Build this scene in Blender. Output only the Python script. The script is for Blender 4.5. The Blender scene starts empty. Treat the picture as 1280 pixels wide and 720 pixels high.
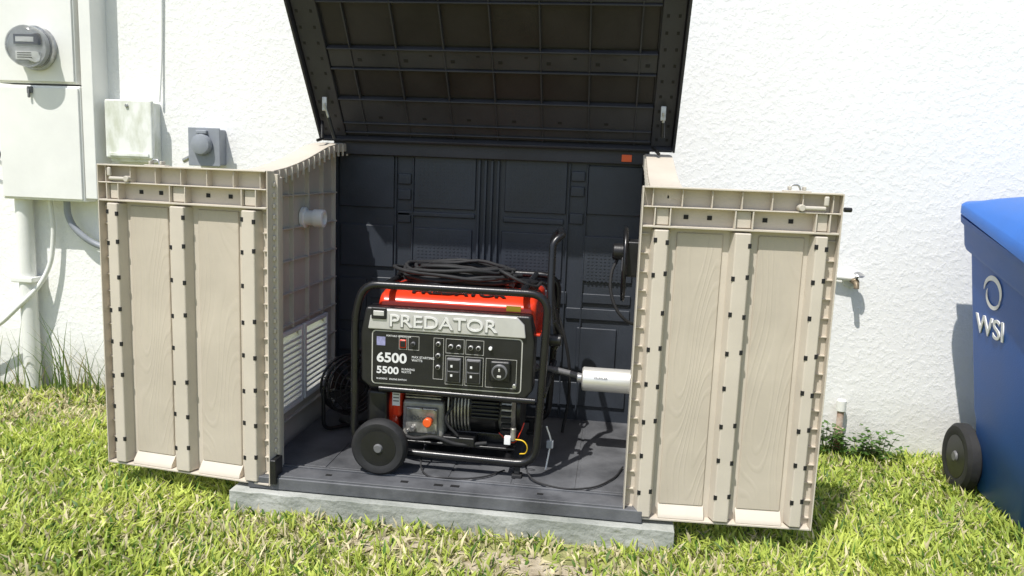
import bpy, bmesh, math, random
import numpy as np
import mathutils
from mathutils import Vector, Matrix
random.seed(7); rng=np.random.default_rng(7)
scene=bpy.context.scene
R=math.radians
# ------------------------------------------------------------------ materials
def mat(name,col,rough=0.5,var=0.12,scale=8,bump=0.0,bscale=60,metal=0.0,col2=None,stretch=None,spec=0.5,bdist=0.002,coords='Object',pos=(0.3,0.72)):
    m=bpy.data.materials.new(name); m.use_nodes=True
    nt=m.node_tree; n=nt.nodes; l=nt.links
    b=n['Principled BSDF']; b.inputs['Roughness'].default_value=rough; b.inputs['Metallic'].default_value=metal
    b.inputs['Specular IOR Level'].default_value=spec
    tc=n.new('ShaderNodeTexCoord'); mp=n.new('ShaderNodeMapping'); l.new(tc.outputs[coords],mp.inputs[0])
    if stretch: mp.inputs['Scale'].default_value=stretch
    nz=n.new('ShaderNodeTexNoise'); nz.inputs['Scale'].default_value=scale; nz.inputs['Detail'].default_value=6; nz.inputs['Roughness'].default_value=0.6
    l.new(mp.outputs[0],nz.inputs['Vector'])
    cr=n.new('ShaderNodeValToRGB'); e=cr.color_ramp.elements
    e[0].position=pos[0]; e[1].position=pos[1]
    c2=col2 if col2 else tuple(max(0,c*(1-var*2)) for c in col)
    c1=tuple(min(1,c*(1+var)) for c in col)
    e[0].color=(*c2,1); e[1].color=(*c1,1)
    l.new(nz.outputs['Fac'],cr.inputs[0]); l.new(cr.outputs[0],b.inputs['Base Color'])
    rr=n.new('ShaderNodeMapRange'); rr.inputs['To Min'].default_value=max(0.03,rough-0.1); rr.inputs['To Max'].default_value=min(1,rough+0.12)
    l.new(nz.outputs['Fac'],rr.inputs['Value']); l.new(rr.outputs[0],b.inputs['Roughness'])
    if bump>0:
        nb=n.new('ShaderNodeTexNoise'); nb.inputs['Scale'].default_value=bscale; nb.inputs['Detail'].default_value=4
        l.new(mp.outputs[0],nb.inputs['Vector'])
        bp=n.new('ShaderNodeBump'); bp.inputs['Strength'].default_value=bump; bp.inputs['Distance'].default_value=bdist
        l.new(nb.outputs['Fac'],bp.inputs['Height']); l.new(bp.outputs[0],b.inputs['Normal'])
    return m
M={}
M['beige']=mat('beige_resin',(0.585,0.525,0.44),0.5,0.05,5,0.2,180,spec=0.35)
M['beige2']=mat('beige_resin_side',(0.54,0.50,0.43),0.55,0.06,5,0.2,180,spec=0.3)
M['char']=mat('charcoal_resin',(0.036,0.043,0.056),0.42,0.15,4,0.3,150,spec=0.45)
M['charlid']=mat('charcoal_lid_resin',(0.045,0.045,0.052),0.5,0.15,4,0.3,150,spec=0.35)
M['lidpanel']=mat('lid_recess_resin',(0.027,0.024,0.025),0.5,0.2,5,0.4,60,spec=0.35)
M['floor']=mat('floor_resin',(0.115,0.118,0.125),0.5,0.25,7,0.4,120,col2=(0.055,0.057,0.062),spec=0.4)
M['black']=mat('black_plastic',(0.013,0.013,0.014),0.38,0.2,10,0.15,200)
M['slot']=mat('dark_slot',(0.008,0.008,0.008),0.7,0.1,10)
M['frame']=mat('black_powdercoat',(0.012,0.012,0.013),0.28,0.1,20,0.1,300)
M['rubber']=mat('rubber',(0.018,0.018,0.019),0.7,0.2,30,0.3,150)
M['red']=mat('red_paint',(0.70,0.045,0.014),0.22,0.05,6)
M['silver']=mat('silver_plastic',(0.60,0.59,0.57),0.35,0.05,15,metal=0.3)
M['silver2']=mat('brand_silver',(0.76,0.75,0.73),0.32,0.03,15,metal=0.15)
M['grey']=mat('dark_grey_plastic',(0.14,0.14,0.145),0.45,0.1,15)
M['alu']=mat('cast_aluminium',(0.50,0.48,0.44),0.42,0.25,35,0.4,120,metal=0.75)
M['chrome']=mat('polished_steel',(0.88,0.87,0.82),0.36,0.06,12,metal=0.6,stretch=(1,30,30))
M['orange']=mat('orange_plastic',(0.85,0.12,0.02),0.4,0.03,5)
M['yellow']=mat('yellow_sticker',(0.85,0.55,0.03),0.4,0.03,5)
M['white']=mat('white_plastic',(0.86,0.86,0.85),0.35,0.02,8)
M['label']=mat('white_print',(0.75,0.75,0.74),0.5,0.02,5)
M['blue']=mat('blue_polyethylene',(0.016,0.095,0.37),0.45,0.1,3,0.3,220,spec=0.4)
M['blue2']=mat('blue_polyethylene_lid',(0.022,0.13,0.46),0.40,0.1,3,0.3,220,spec=0.4)
M['paint']=mat('painted_metal_white',(0.81,0.81,0.77),0.45,0.04,4,0.15,80)
M['weather']=mat('weathered_white_box',(0.80,0.81,0.77),0.6,0.03,9,0.1,60,col2=(0.58,0.60,0.50),stretch=(1.6,1.6,0.7),pos=(0.33,0.55),spec=0.2)
M['gbox']=mat('grey_pvc_box',(0.27,0.29,0.32),0.45,0.08,12)
M['steel']=mat('galvanised',(0.5,0.5,0.5),0.35,0.2,40,metal=0.8)
M['brass']=mat('aged_brass',(0.30,0.24,0.16),0.5,0.3,40,metal=0.6)
M['rustpipe']=mat('rust_stained_pipe',(0.72,0.66,0.58),0.6,0.1,12,0.2,60,col2=(0.28,0.11,0.05))
M['glass']=mat('meter_glass',(0.93,0.95,0.96),0.06,0.01,5); M['glass'].node_tree.nodes['Principled BSDF'].inputs['Transmission Weight'].default_value=0.92
M['dial']=mat('meter_face',(0.42,0.43,0.44),0.5,0.1,30)
M['sage']=mat('engine_grey',(0.36,0.35,0.32),0.45,0.2,25,0.2,100,metal=0.3)
M['conc']=mat('weathered_concrete',(0.45,0.455,0.42),0.88,0.08,6,0.9,70,col2=(0.23,0.245,0.215),bdist=0.004)
def louvre_mat():
    m=mat('translucent_white_plastic',(0.90,0.91,0.92),0.4,0.02,8); n=m.node_tree.nodes; l=m.node_tree.links
    tr=n.new('ShaderNodeBsdfTranslucent'); tr.inputs[0].default_value=(0.95,0.96,0.98,1)
    mx=n.new('ShaderNodeMixShader'); mx.inputs[0].default_value=0.75
    l.new(n['Principled BSDF'].outputs[0],mx.inputs[1]); l.new(tr.outputs[0],mx.inputs[2]); l.new(mx.outputs[0],n['Material Output'].inputs[0])
    return m
M['louvre']=louvre_mat()
def woodgrain():
    m=mat('beige_resin_woodgrain',(0.525,0.465,0.38),0.5,0.05,5,spec=0.35)
    n=m.node_tree.nodes; l=m.node_tree.links
    tc=n['Texture Coordinate']; mp=n.new('ShaderNodeMapping'); mp.inputs['Scale'].default_value=(1,1,0.22)
    l.new(tc.outputs['Object'],mp.inputs[0])
    nz=n.new('ShaderNodeTexNoise'); nz.inputs['Scale'].default_value=8; nz.inputs['Detail'].default_value=0.5; l.new(mp.outputs[0],nz.inputs['Vector'])
    mu=n.new('ShaderNodeMath'); mu.operation='MULTIPLY'; mu.inputs[1].default_value=95; l.new(nz.outputs['Fac'],mu.inputs[0])
    si=n.new('ShaderNodeMath'); si.operation='SINE'; l.new(mu.outputs[0],si.inputs[0])
    pw=n.new('ShaderNodeMath'); pw.operation='MAXIMUM'; pw.inputs[1].default_value=0.3; l.new(si.outputs[0],pw.inputs[0])
    bp=n.new('ShaderNodeBump'); bp.inputs['Strength'].default_value=0.38; bp.inputs['Distance'].default_value=0.0018
    l.new(pw.outputs[0],bp.inputs['Height']); l.new(bp.outputs[0],n['Principled BSDF'].inputs['Normal'])
    return m
M['wood']=woodgrain()
def stucco():
    m=bpy.data.materials.new('white_stucco'); m.use_nodes=True
    n=m.node_tree.nodes; l=m.node_tree.links; b=n['Principled BSDF']
    b.inputs['Roughness'].default_value=0.85; b.inputs['Specular IOR Level'].default_value=0.2
    tc=n.new('ShaderNodeTexCoord')
    big=n.new('ShaderNodeTexNoise'); big.inputs['Scale'].default_value=1.3; big.inputs['Detail'].default_value=7
    l.new(tc.outputs['Object'],big.inputs['Vector'])
    cr=n.new('ShaderNodeValToRGB'); cr.color_ramp.elements[0].position=0.3; cr.color_ramp.elements[0].color=(0.82,0.82,0.80,1)
    cr.color_ramp.elements[1].position=0.7; cr.color_ramp.elements[1].color=(0.89,0.886,0.865,1)
    l.new(big.outputs['Fac'],cr.inputs[0])
    sep=n.new('ShaderNodeSeparateXYZ'); l.new(tc.outputs['Object'],sep.inputs[0])
    mr=n.new('ShaderNodeMapRange'); mr.inputs['From Min'].default_value=0.0; mr.inputs['From Max'].default_value=0.30; mr.inputs['To Min'].default_value=0.9; mr.inputs['To Max'].default_value=0.0
    l.new(sep.outputs['Z'],mr.inputs['Value'])
    d=n.new('ShaderNodeTexNoise'); d.inputs['Scale'].default_value=7; d.inputs['Detail'].default_value=8; l.new(tc.outputs['Object'],d.inputs['Vector'])
    mu=n.new('ShaderNodeMath'); mu.operation='MULTIPLY'; l.new(mr.outputs[0],mu.inputs[0]); l.new(d.outputs['Fac'],mu.inputs[1])
    mx=n.new('ShaderNodeMix'); mx.data_type='RGBA'; mx.inputs['B'].default_value=(0.36,0.32,0.24,1)
    l.new(mu.outputs[0],mx.inputs['Factor']); l.new(cr.outputs[0],mx.inputs['A']); l.new(mx.outputs['Result'],b.inputs['Base Color'])
    a=n.new('ShaderNodeTexNoise'); a.inputs['Scale'].default_value=38; a.inputs['Detail'].default_value=6; a.inputs['Roughness'].default_value=0.6
    l.new(tc.outputs['Object'],a.inputs['Vector'])
    r2=n.new('ShaderNodeValToRGB'); r2.color_ramp.elements[0].position=0.46; r2.color_ramp.elements[1].position=0.68
    l.new(a.outputs['Fac'],r2.inputs[0])
    f=n.new('ShaderNodeTexNoise'); f.inputs['Scale'].default_value=150; f.inputs['Detail'].default_value=3; l.new(tc.outputs['Object'],f.inputs['Vector'])
    ad=n.new('ShaderNodeMath'); ad.operation='MULTIPLY_ADD'; ad.inputs[1].default_value=0.4; l.new(f.outputs['Fac'],ad.inputs[0]); l.new(r2.outputs[0],ad.inputs[2])
    bp=n.new('ShaderNodeBump'); bp.inputs['Strength'].default_value=0.36; bp.inputs['Distance'].default_value=0.0034
    l.new(ad.outputs[0],bp.inputs['Height']); l.new(bp.outputs[0],b.inputs['Normal'])
    return m
M['stucco']=stucco()
M['soil']=mat('soil_thatch',(0.34,0.33,0.14),0.95,0.2,9,1.0,80,col2=(0.14,0.15,0.05),bdist=0.01)
M['dry']=mat('dry_sandy_soil',(0.50,0.44,0.33),0.95,0.15,18,1.0,90,col2=(0.27,0.22,0.14),bdist=0.008)

# ------------------------------------------------------------------ helpers
def link(o,parent=None):
    scene.collection.objects.link(o)
    if parent: o.parent=parent
    return o
def empty(name,loc=(0,0,0)):
    e=bpy.data.objects.new(name,None); e.empty_display_size=0.1; e.location=loc
    scene.collection.objects.link(e); return e
def finish(o,smooth=False,bevel=0,seg=2):
    if bevel>0:
        md=o.modifiers.new('b','BEVEL'); md.width=bevel; md.segments=seg; md.limit_method='ANGLE'; md.angle_limit=R(40)
    if smooth or bevel>0:
        for p in o.data.polygons: p.use_smooth=True
        if bevel: o.modifiers.new('w','WEIGHTED_NORMAL')
        else: o.data.set_sharp_from_angle(angle=R(42))
def meshobj(name,verts,faces,material,parent=None,smooth=False,bevel=0,matrix=None,seg=2):
    me=bpy.data.meshes.new(name); me.from_pydata([tuple(v) for v in verts],[],faces); me.update()
    bm=bmesh.new(); bm.from_mesh(me); bmesh.ops.recalc_face_normals(bm,faces=bm.faces); bm.to_mesh(me); bm.free()
    o=bpy.data.objects.new(name,me); me.materials.append(material); link(o,parent)
    if matrix: o.matrix_local=matrix
    finish(o,smooth,bevel,seg); return o
def boxes(name,bl,material,parent=None,bevel=0.003,matrix=None,seg=2):
    V=[];F=[]
    for (x0,x1,y0,y1,z0,z1) in bl:
        k=len(V)
        V+=[(x0,y0,z0),(x1,y0,z0),(x1,y1,z0),(x0,y1,z0),(x0,y0,z1),(x1,y0,z1),(x1,y1,z1),(x0,y1,z1)]
        F+=[(k,k+3,k+2,k+1),(k+4,k+5,k+6,k+7),(k,k+1,k+5,k+4),(k+1,k+2,k+6,k+5),(k+2,k+3,k+7,k+6),(k+3,k,k+4,k+7)]
    return meshobj(name,V,F,material,parent,False,bevel,matrix,seg)
def prism(name,poly,a0,a1,axis,material,parent=None,bevel=0.003,matrix=None,seg=2):
    def p(a,q):
        return {'x':(a,q[0],q[1]),'y':(q[0],a,q[1]),'z':(q[0],q[1],a)}[axis]
    n=len(poly); V=[p(a0,q) for q in poly]+[p(a1,q) for q in poly]
    F=[tuple(range(n)),tuple(range(n,2*n))]+[(i,(i+1)%n,n+(i+1)%n,n+i) for i in range(n)]
    return meshobj(name,V,F,material,parent,False,bevel,matrix,seg)
def fillet(pts,r,closed=False,n=6):
    out=[]; N=len(pts); P=[Vector(p) for p in pts]
    for i in range(N):
        if not closed and i in (0,N-1): out.append(P[i]); continue
        a=P[i-1];b=P[i];c=P[(i+1)%N]
        d1=(a-b);d2=(c-b); rr=min(r,d1.length*0.49,d2.length*0.49)
        s=b+d1.normalized()*rr; e=b+d2.normalized()*rr
        for k in range(n+1):
            t=k/n; out.append(s*(1-t)**2+b*2*t*(1-t)+e*t*t)
    return out
def tube(name,pts,r,material,parent=None,closed=False,fil=0,smoothc=False,res=4):
    cu=bpy.data.curves.new(name,'CURVE'); cu.dimensions='3D'; cu.bevel_depth=r; cu.bevel_resolution=res; cu.use_fill_caps=True
    if fil: pts=fillet(pts,fil,closed)
    if smoothc:
        sp=cu.splines.new('BEZIER'); sp.bezier_points.add(len(pts)-1)
        for b,p in zip(sp.bezier_points,pts): b.co=p; b.handle_left_type=b.handle_right_type='AUTO'
        cu.resolution_u=10
    else:
        sp=cu.splines.new('POLY'); sp.points.add(len(pts)-1)
        for b,p in zip(sp.points,pts): b.co=(*p,1)
    sp.use_cyclic_u=closed
    o=bpy.data.objects.new(name,cu); cu.materials.append(material); return link(o,parent)
def lathe(name,prof,origin,axis,material,parent=None,n=40,smooth=True):
    ax=Vector(axis).normalized(); t=Vector((0,0,1)) if abs(ax.z)<0.9 else Vector((1,0,0))
    u=ax.cross(t).normalized(); v=ax.cross(u); O=Vector(origin)
    V=[];F=[]
    for (r,h) in prof:
        for k in range(n):
            a=2*math.pi*k/n; V.append(O+ax*h+(u*math.cos(a)+v*math.sin(a))*max(r,1e-4))
    for i in range(len(prof)-1):
        for k in range(n):
            F.append((i*n+k,i*n+(k+1)%n,(i+1)*n+(k+1)%n,(i+1)*n+k))
    F.append(tuple(range(n))); F.append(tuple(range((len(prof)-1)*n,len(prof)*n)))
    return meshobj(name,V,F,material,parent,smooth)
def cyl(name,p0,p1,r,material,parent=None,n=32,ch=0.08):
    p0=Vector(p0);p1=Vector(p1);L=(p1-p0).length; c=min(r*ch*2,L*0.2)
    return lathe(name,[(0,0),(r-c,0),(r,c),(r,L-c),(r-c,L),(0,L)],p0,p1-p0,material,parent,n)
def text(name,s,loc,size,material,parent=None,rot=(R(90),0,0),ext=0.0008,sx=1.0,bold=0.0,align='LEFT'):
    cu=bpy.data.curves.new(name,'FONT'); cu.body=s; cu.size=size; cu.extrude=ext; cu.offset=bold; cu.align_x=align
    cu.materials.append(material); o=bpy.data.objects.new(name,cu); link(o,parent); o.location=loc; o.rotation_euler=rot; o.scale=(sx,1,1); return o

# ------------------------------------------------------------------ setting
FZ=0.12
meshobj('ground',[(-90,-90,0),(90,-90,0),(90,90,0),(-90,90,0)],[(0,1,2,3)],M['soil'])
boxes('house_wall',[(-9,9,3.45,3.65,-0.2,3.4)],M['stucco'],None,0)
def patch(name,cx,cy,rx,ry,ph):
    V=[(cx,cy,0.005)];n=60
    for k in range(n):
        a=2*math.pi*k/n; rr=1+0.25*math.sin(3*a+ph)+0.15*math.sin(7*a+ph*2)+0.1*math.sin(13*a+2)
        V.append((cx+rx*rr*math.cos(a),cy+ry*rr*math.sin(a),0.005))
    return V,[(0,1+k,1+(k+1)%n) for k in range(n)]
V=[];F=[]
for (cx,cy,rx,ry,ph) in ((-0.72,2.235,0.17,0.06,0.5),(-0.22,2.18,0.22,0.06,2.0)):
    v_,f_=patch('',cx,cy,rx,ry,ph); k=len(V); V+=v_; F+=[tuple(i+k for i in q) for q in f_]
meshobj('dirt_patch',V,F,M['dry'])
def slab():
    bm=bmesh.new(); bmesh.ops.create_cube(bm,size=1)
    for v in bm.verts:
        v.co=Vector((-0.491+v.co.x*1.462, 2.865+v.co.y*1.02, 0.025+v.co.z*0.1))
    bmesh.ops.subdivide_edges(bm,edges=bm.edges,cuts=40,use_grid_fill=True)
    for v in bm.verts:
        nn=mathutils.noise.noise(v.co*14); n2=mathutils.noise.noise(v.co*50)
        if v.co.y<2.37 or abs(v.co.x+0.491)>0.72:
            v.co.y+=nn*0.004+n2*0.002; v.co.z+=(nn*0.003+n2*0.002 if v.co.z>0.05 and v.co.y<2.37 else 0)
    me=bpy.data.meshes.new('concrete_slab'); bm.to_mesh(me); bm.free(); me.materials.append(M['conc'])
    o=bpy.data.objects.new('concrete_slab',me); link(o)
    md=o.modifiers.new('b','BEVEL'); md.width=0.006; md.segments=2; md.limit_method='ANGLE'; md.angle_limit=R(60)
slab()

# ------------------------------------------------------------------ grass
def hsh(x,y,s): return np.sin(x*s[0]+y*s[1]+s[2])
def field(x,y):
    f=hsh(x,y,(3.1,2.3,.4))+hsh(x,y,(-5.3,7.1,1.9))+0.8*hsh(x,y,(11.3,-6.7,2.2))+0.7*hsh(x,y,(17.1,23.7,.7))+0.6*hsh(x,y,(-31,19,3.3))+0.5*hsh(x,y,(47,61,.2))
    return f/4.6
def lawn():
    def pts(n,x0,x1,y0,y1): return np.stack([rng.uniform(x0,x1,n),rng.uniform(y0,y1,n)],1)
    P=np.concatenate([pts(130000,-3.2,2.7,1.85,3.44),pts(20000,-5.5,5.5,0.4,3.44)])
    x,y=P[:,0],P[:,1]
    keep=~((x>-1.228)&(x<0.245)&(y>2.345))
    keep&=~((np.abs(x-1.66)<0.22)&(y>2.75)&(y<3.1))
    f=field(x,y)
    d=((x+0.45)/0.55)**2+((y-2.2)/0.10)**2
    pk=np.clip((d-0.5)*1.2+f*1.2,0.35,1)
    d2=((x+2.35)/0.42)**2+((y-3.2)/0.10)**2
    pk=np.minimum(pk,np.clip((d2-0.3)*1.1+f*0.5,0.35,1))
    pk*=np.clip(0.85+f*0.8,0.3,1)
    keep&=rng.random(len(x))<pk
    x,y,f=x[keep],y[keep],f[keep]; n=len(x); print('BLADES',n)
    L=rng.uniform(0.028,0.072,n)*(1+0.35*f); az=rng.uniform(0,2*np.pi,n)
    near=(x>-1.4)&(x<0.4)&(y>2.20); L[near]*=rng.uniform(0.55,1.05,near.sum())
    az=az*0.6+ (field(x*2+5,y*2+3)*6)*0.4+rng.normal(0,0.5,n)
    tilt=rng.uniform(0.35,1.4,n); wd=rng.uniform(0.0024,0.0050,n)
    dx,dy=np.cos(az),np.sin(az); tw=rng.normal(0,0.5,n); px,py=-np.sin(az+tw),np.cos(az+tw)
    s1=0.5*L; h1=s1*np.cos(tilt*0.6); r1=s1*np.sin(tilt*0.6)
    h2=h1+0.5*L*np.cos(tilt*1.35); r2=r1+0.5*L*np.sin(tilt*1.35)
    V=np.zeros((n,5,3))
    base=np.stack([x,y,np.full(n,-0.002)],1)
    V[:,0]=base-np.stack([px*wd,py*wd,0*wd],1)*0.7; V[:,1]=base+np.stack([px*wd,py*wd,0*wd],1)*0.7
    mid=np.stack([x+dx*r1,y+dy*r1,h1],1); wz=wd*np.sin(tw)*0.6
    V[:,2]=mid+np.stack([px*wd,py*wd,wz],1); V[:,3]=mid-np.stack([px*wd,py*wd,wz],1)
    V[:,4]=np.stack([x+dx*r2,y+dy*r2,np.maximum(h2,0.004)],1)
    V=V.reshape(-1,3)
    me=bpy.data.meshes.new('lawn_grass'); me.vertices.add(n*5); me.vertices.foreach_set('co',V.ravel().astype(np.float32))
    k=np.arange(n)*5
    loops=np.stack([k,k+1,k+2,k+3,k+3,k+2,k+4],1).ravel()
    me.loops.add(n*7); me.loops.foreach_set('vertex_index',loops.astype(np.int32))
    ls=np.stack([np.arange(n)*7,np.arange(n)*7+4],1).ravel()
    me.polygons.add(n*2); me.polygons.foreach_set('loop_start',ls.astype(np.int32))
    me.update(calc_edges=True); me.validate()
    green=np.array([0.27,0.37,0.055]); lime=np.array([0.57,0.64,0.13]); straw=np.array([0.76,0.67,0.42]); dark=np.array([0.08,0.16,0.025])
    t=np.clip(0.55+0.75*f+rng.normal(0,0.28,n),0,1)[:,None]
    c=green*(1-t)+lime*t
    q=rng.random(n); dryp=0.09+0.28*np.clip(-f,0,1)
    dd=((x+0.5)/1.0)**2+((y-2.2)/0.22)**2; dryp=dryp+0.38*np.exp(-dd)
    dd=((x+2.4)/0.6)**2+((y-3.15)/0.2)**2; dryp=dryp+0.5*np.exp(-dd)
    ss=q<dryp; c[ss]=straw*rng.uniform(0.6,1.15,(ss.sum(),1))
    dk=q>0.88; c[dk]=dark*rng.uniform(0.8,1.5,(dk.sum(),1))
    c*=rng.uniform(0.8,1.2,(n,1))
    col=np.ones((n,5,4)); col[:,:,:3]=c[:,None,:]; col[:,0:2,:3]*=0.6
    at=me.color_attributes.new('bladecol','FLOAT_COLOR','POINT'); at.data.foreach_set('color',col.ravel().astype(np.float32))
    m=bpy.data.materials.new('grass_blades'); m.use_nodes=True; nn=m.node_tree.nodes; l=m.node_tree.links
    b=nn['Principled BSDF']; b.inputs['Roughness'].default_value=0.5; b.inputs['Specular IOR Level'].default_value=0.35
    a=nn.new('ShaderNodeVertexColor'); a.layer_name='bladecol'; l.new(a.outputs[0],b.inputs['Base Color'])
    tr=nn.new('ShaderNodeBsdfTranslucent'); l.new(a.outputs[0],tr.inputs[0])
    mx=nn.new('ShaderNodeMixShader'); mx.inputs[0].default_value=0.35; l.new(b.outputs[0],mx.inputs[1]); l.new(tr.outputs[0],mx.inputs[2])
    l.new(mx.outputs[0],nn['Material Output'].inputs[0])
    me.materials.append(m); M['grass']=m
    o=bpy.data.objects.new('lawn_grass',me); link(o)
lawn()
def weed(name,cx,cy,n,h,spread,leafy=False):
    V=[];F=[];C=[]
    for i in range(n):
        x=cx+random.gauss(0,spread);y=cy-abs(random.gauss(0,0.03)); a=random.uniform(0,6.28); L=h*random.uniform(0.3,1.15)
        wd=0.0042 if not leafy else 0.003; lean=random.uniform(0.1,0.75)
        px,py=-math.sin(a)*wd,math.cos(a)*wd; dx,dy=math.cos(a),-abs(math.sin(a))
        c=random.choice([(0.15,0.24,0.05),(0.09,0.16,0.035),(0.22,0.27,0.08),(0.38,0.33,0.18)])
        prev=None
        for s in range(5):
            t=s/4; q=(x+dx*L*lean*t*t,y+dy*L*lean*t*t*0.5,L*t*(1-0.25*lean*t)); ww=(1-t)*0.9+0.1
            k=len(V); V+=[(q[0]-px*ww,q[1]-py*ww,q[2]),(q[0]+px*ww,q[1]+py*ww,q[2])]; C+=[c,c]
            if prev is not None: F.append((prev,prev+1,k+1,k))
            prev=k
            if leafy and s>0:
                for _ in range(3):
                    la=random.uniform(0,6.28); ls=random.uniform(0.010,0.022)
                    ux,uy=math.cos(la)*ls,math.sin(la)*ls; ox,oy=-uy*0.5,ux*0.5; uz=random.uniform(-0.4,0.7)*ls
                    k2=len(V); V+=[(q[0],q[1],q[2]),(q[0]+ux*.6+ox,q[1]+uy*.6+oy,q[2]+uz*.6),(q[0]+ux*1.3,q[1]+uy*1.3,q[2]+uz),(q[0]+ux*.6-ox,q[1]+uy*.6-oy,q[2]+uz*.6)]
                    C+=[(0.10,0.20,0.04)]*4; F.append((k2,k2+1,k2+2,k2+3))
    me=bpy.data.meshes.new(name); me.from_pydata(V,[],F)
    at=me.color_attributes.new('bladecol','FLOAT_COLOR','POINT')
    for i,c in enumerate(C): at.data[i].color=(*c,1)
    me.materials.append(M['grass']); link(bpy.data.objects.new(name,me))
weed('weed_plant',-2.50,3.40,60,0.40,0.10)
weed('weed_plant',-2.95,3.38,50,0.34,0.12)
weed('weed_plant',0.95,3.40,38,0.17,0.05,True)
weed('weed_plant',1.13,3.40,30,0.14,0.06,True)
weed('weed_plant',0.45,3.40,26,0.10,0.25)

# ------------------------------------------------------------------ shed
shed=empty('storage_shed')
XL,XR=-1.19,0.126
boxes('floor_panel',[(-1.17,0.14,2.385,3.29,0.078,FZ)],M['floor'],shed,0.004)
fb=[(-1.10,0.08,2.392,2.425,FZ-.002,FZ+.006),(-1.10,0.08,2.485,2.495,FZ-.002,FZ+.006)]
for i in range(6):
    x=-1.15+0.216*i; fb.append((x,x+0.206,2.51,3.2,FZ-.002,FZ+.003))
boxes('floor_ribs',fb,M['floor'],shed,0.002)
boxes('floor_slots',[(-0.66,-0.635,2.44,2.455,FZ,FZ+.0015),(-0.545,-0.515,2.435,2.452,FZ,FZ+.0015),(-0.49,-0.46,2.44,2.455,FZ,FZ+.0015),(-0.92,-0.90,2.44,2.452,FZ,FZ+.0015),(-0.2,-0.18,2.44,2.452,FZ,FZ+.0015)],M['slot'],shed,0)
prof=[(2.44,0.08),(3.31,0.08),(3.31,1.235),(3.05,1.225),(2.90,1.19),(2.80,1.165),(2.62,1.135),(2.44,1.12)]
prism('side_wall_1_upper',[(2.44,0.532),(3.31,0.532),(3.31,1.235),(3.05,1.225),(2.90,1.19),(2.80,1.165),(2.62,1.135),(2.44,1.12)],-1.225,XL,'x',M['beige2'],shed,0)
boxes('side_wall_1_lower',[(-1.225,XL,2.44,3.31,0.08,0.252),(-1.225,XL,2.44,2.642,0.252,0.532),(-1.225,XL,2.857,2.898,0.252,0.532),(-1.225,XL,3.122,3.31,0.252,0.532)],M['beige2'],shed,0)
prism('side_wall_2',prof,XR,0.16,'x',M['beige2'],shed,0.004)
AY=[2.425,2.52,2.62,2.72,2.82,2.92,3.02,3.12,3.22,3.30]; AZ=[1.125,1.129,1.140,1.156,1.176,1.200,1.224,1.238,1.243,1.243]
def arc(z0): return [(y,z+z0) for y,z in zip(AY,AZ)]
top=arc(0.006); bot=arc(-0.028)[::-1]
for i,(a,b) in enumerate([(-1.230,-1.130),(0.105,0.205)]):
    prism('side_rim_%d'%(i+1),top+bot,a,b,'x',M['beige'],shed,0.003)
    tb=[]
    for k in range(16):
        y=2.45+0.052*k; z=np.interp(y,AY,AZ)
        tb.append((b-0.002 if i==0 else a-0.006,b+0.006 if i==0 else a+0.002,y,y+0.006,z-0.045,z+0.002))
    boxes('rim_teeth_%d'%(i+1),tb,M['beige2'],shed,0.001)
for nm,xa,xb in (('1',XL-0.002,XL+0.016),('2',XR-0.014,XR+0.002)):
    rb=[]
    for z in [0.20,0.32,0.44,0.56,0.68,0.80,0.92,1.04]:
        if nm=='1' and 0.25<z<0.53: rb+=[(xa,xb,2.47,2.628,z,z+0.006),(xa,xb,3.136,3.245,z,z+0.006)]
        else: rb.append((xa,xb,2.47,3.245,z,z+0.006))
    for j,y in enumerate([2.50,2.62,2.78,2.93,3.08,3.22]):
        zt=np.interp(y,AY,AZ)-0.03
        za=0.55 if (nm=='1' and 1<j<5) else 0.13
        rb.append((xa-0.0007,xb+(0.001 if nm=='1' else 0),y,y+0.007,za,zt))
    boxes('inner_ribs_'+nm,rb,M['beige2'],shed,0.0015)
boxes('front_jamb_1',[(-1.20,-1.090,2.432,2.50,0.10,1.115)],M['beige'],shed,0.006)
boxes('front_jamb_2',[(0.086,0.165,2.425,2.50,0.10,1.115)],M['beige'],shed,0.006)
boxes('hinge_foot',[(-1.088,-1.066,2.372,2.43,0.10,0.185),(0.07,0.082,2.39,2.44,0.085,0.12)],M['black'],shed,0.004)
tt=[(-1.085,-1.077,2.404,2.416,0.2+0.034*k,0.2+0.034*k+0.014) for k in range(27)]
boxes('jamb_teeth',tt+[(-1.088,-1.072,2.416,2.434,0.19,1.125)],M['beige'],shed,0.0015)
boxes('back_wall',[(-1.19,0.13,3.262,3.30,0.08,1.235)],M['char'],shed,0)
def bx(px): return -1.185+(px-418)/394*1.31
def bz(py,px=600): return 1.23-(py-(px-600)*0.035-190)/292
tl=[]
for (a,b,c,d) in [(423,495,192,256),(521,600,192,258),(521,597,282,330),(425,495,278,330),(637,714,196,262),(635,712,286,342),(740,806,206,264),(738,800,290,345),
                  (423,460,345,400),(466,560,345,372),(466,560,378,410),(740,800,360,372),(720,800,378,392),(735,785,402,458),(423,560,415,440),(650,720,356,372),(640,700,380,440),
                  (500,517,215,228),(500,517,234,247),(500,517,262,275),(719,736,212,224),(719,736,230,242),(719,736,262,275),(500,600,262,268),(636,712,268,275),(423,560,448,474),(640,800,470,500)]:
    px=(a+b)/2; tl.append((bx(a),bx(b),3.2525,3.264,bz(d,px),bz(c,px)))
boxes('back_tiles',tl,M['char'],shed,0.004)
rl=[(bx(p),bx(p)+0.010,3.245,3.264,0.13,1.20) for p in (603,611,619,627)]
rl+=[(bx(p),bx(p)+0.006,3.250,3.264,0.13,1.20) for p in (419,497,519,716,738,808)]
boxes('back_ribs',rl,M['char'],shed,0.0015)
dl=[]
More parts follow.
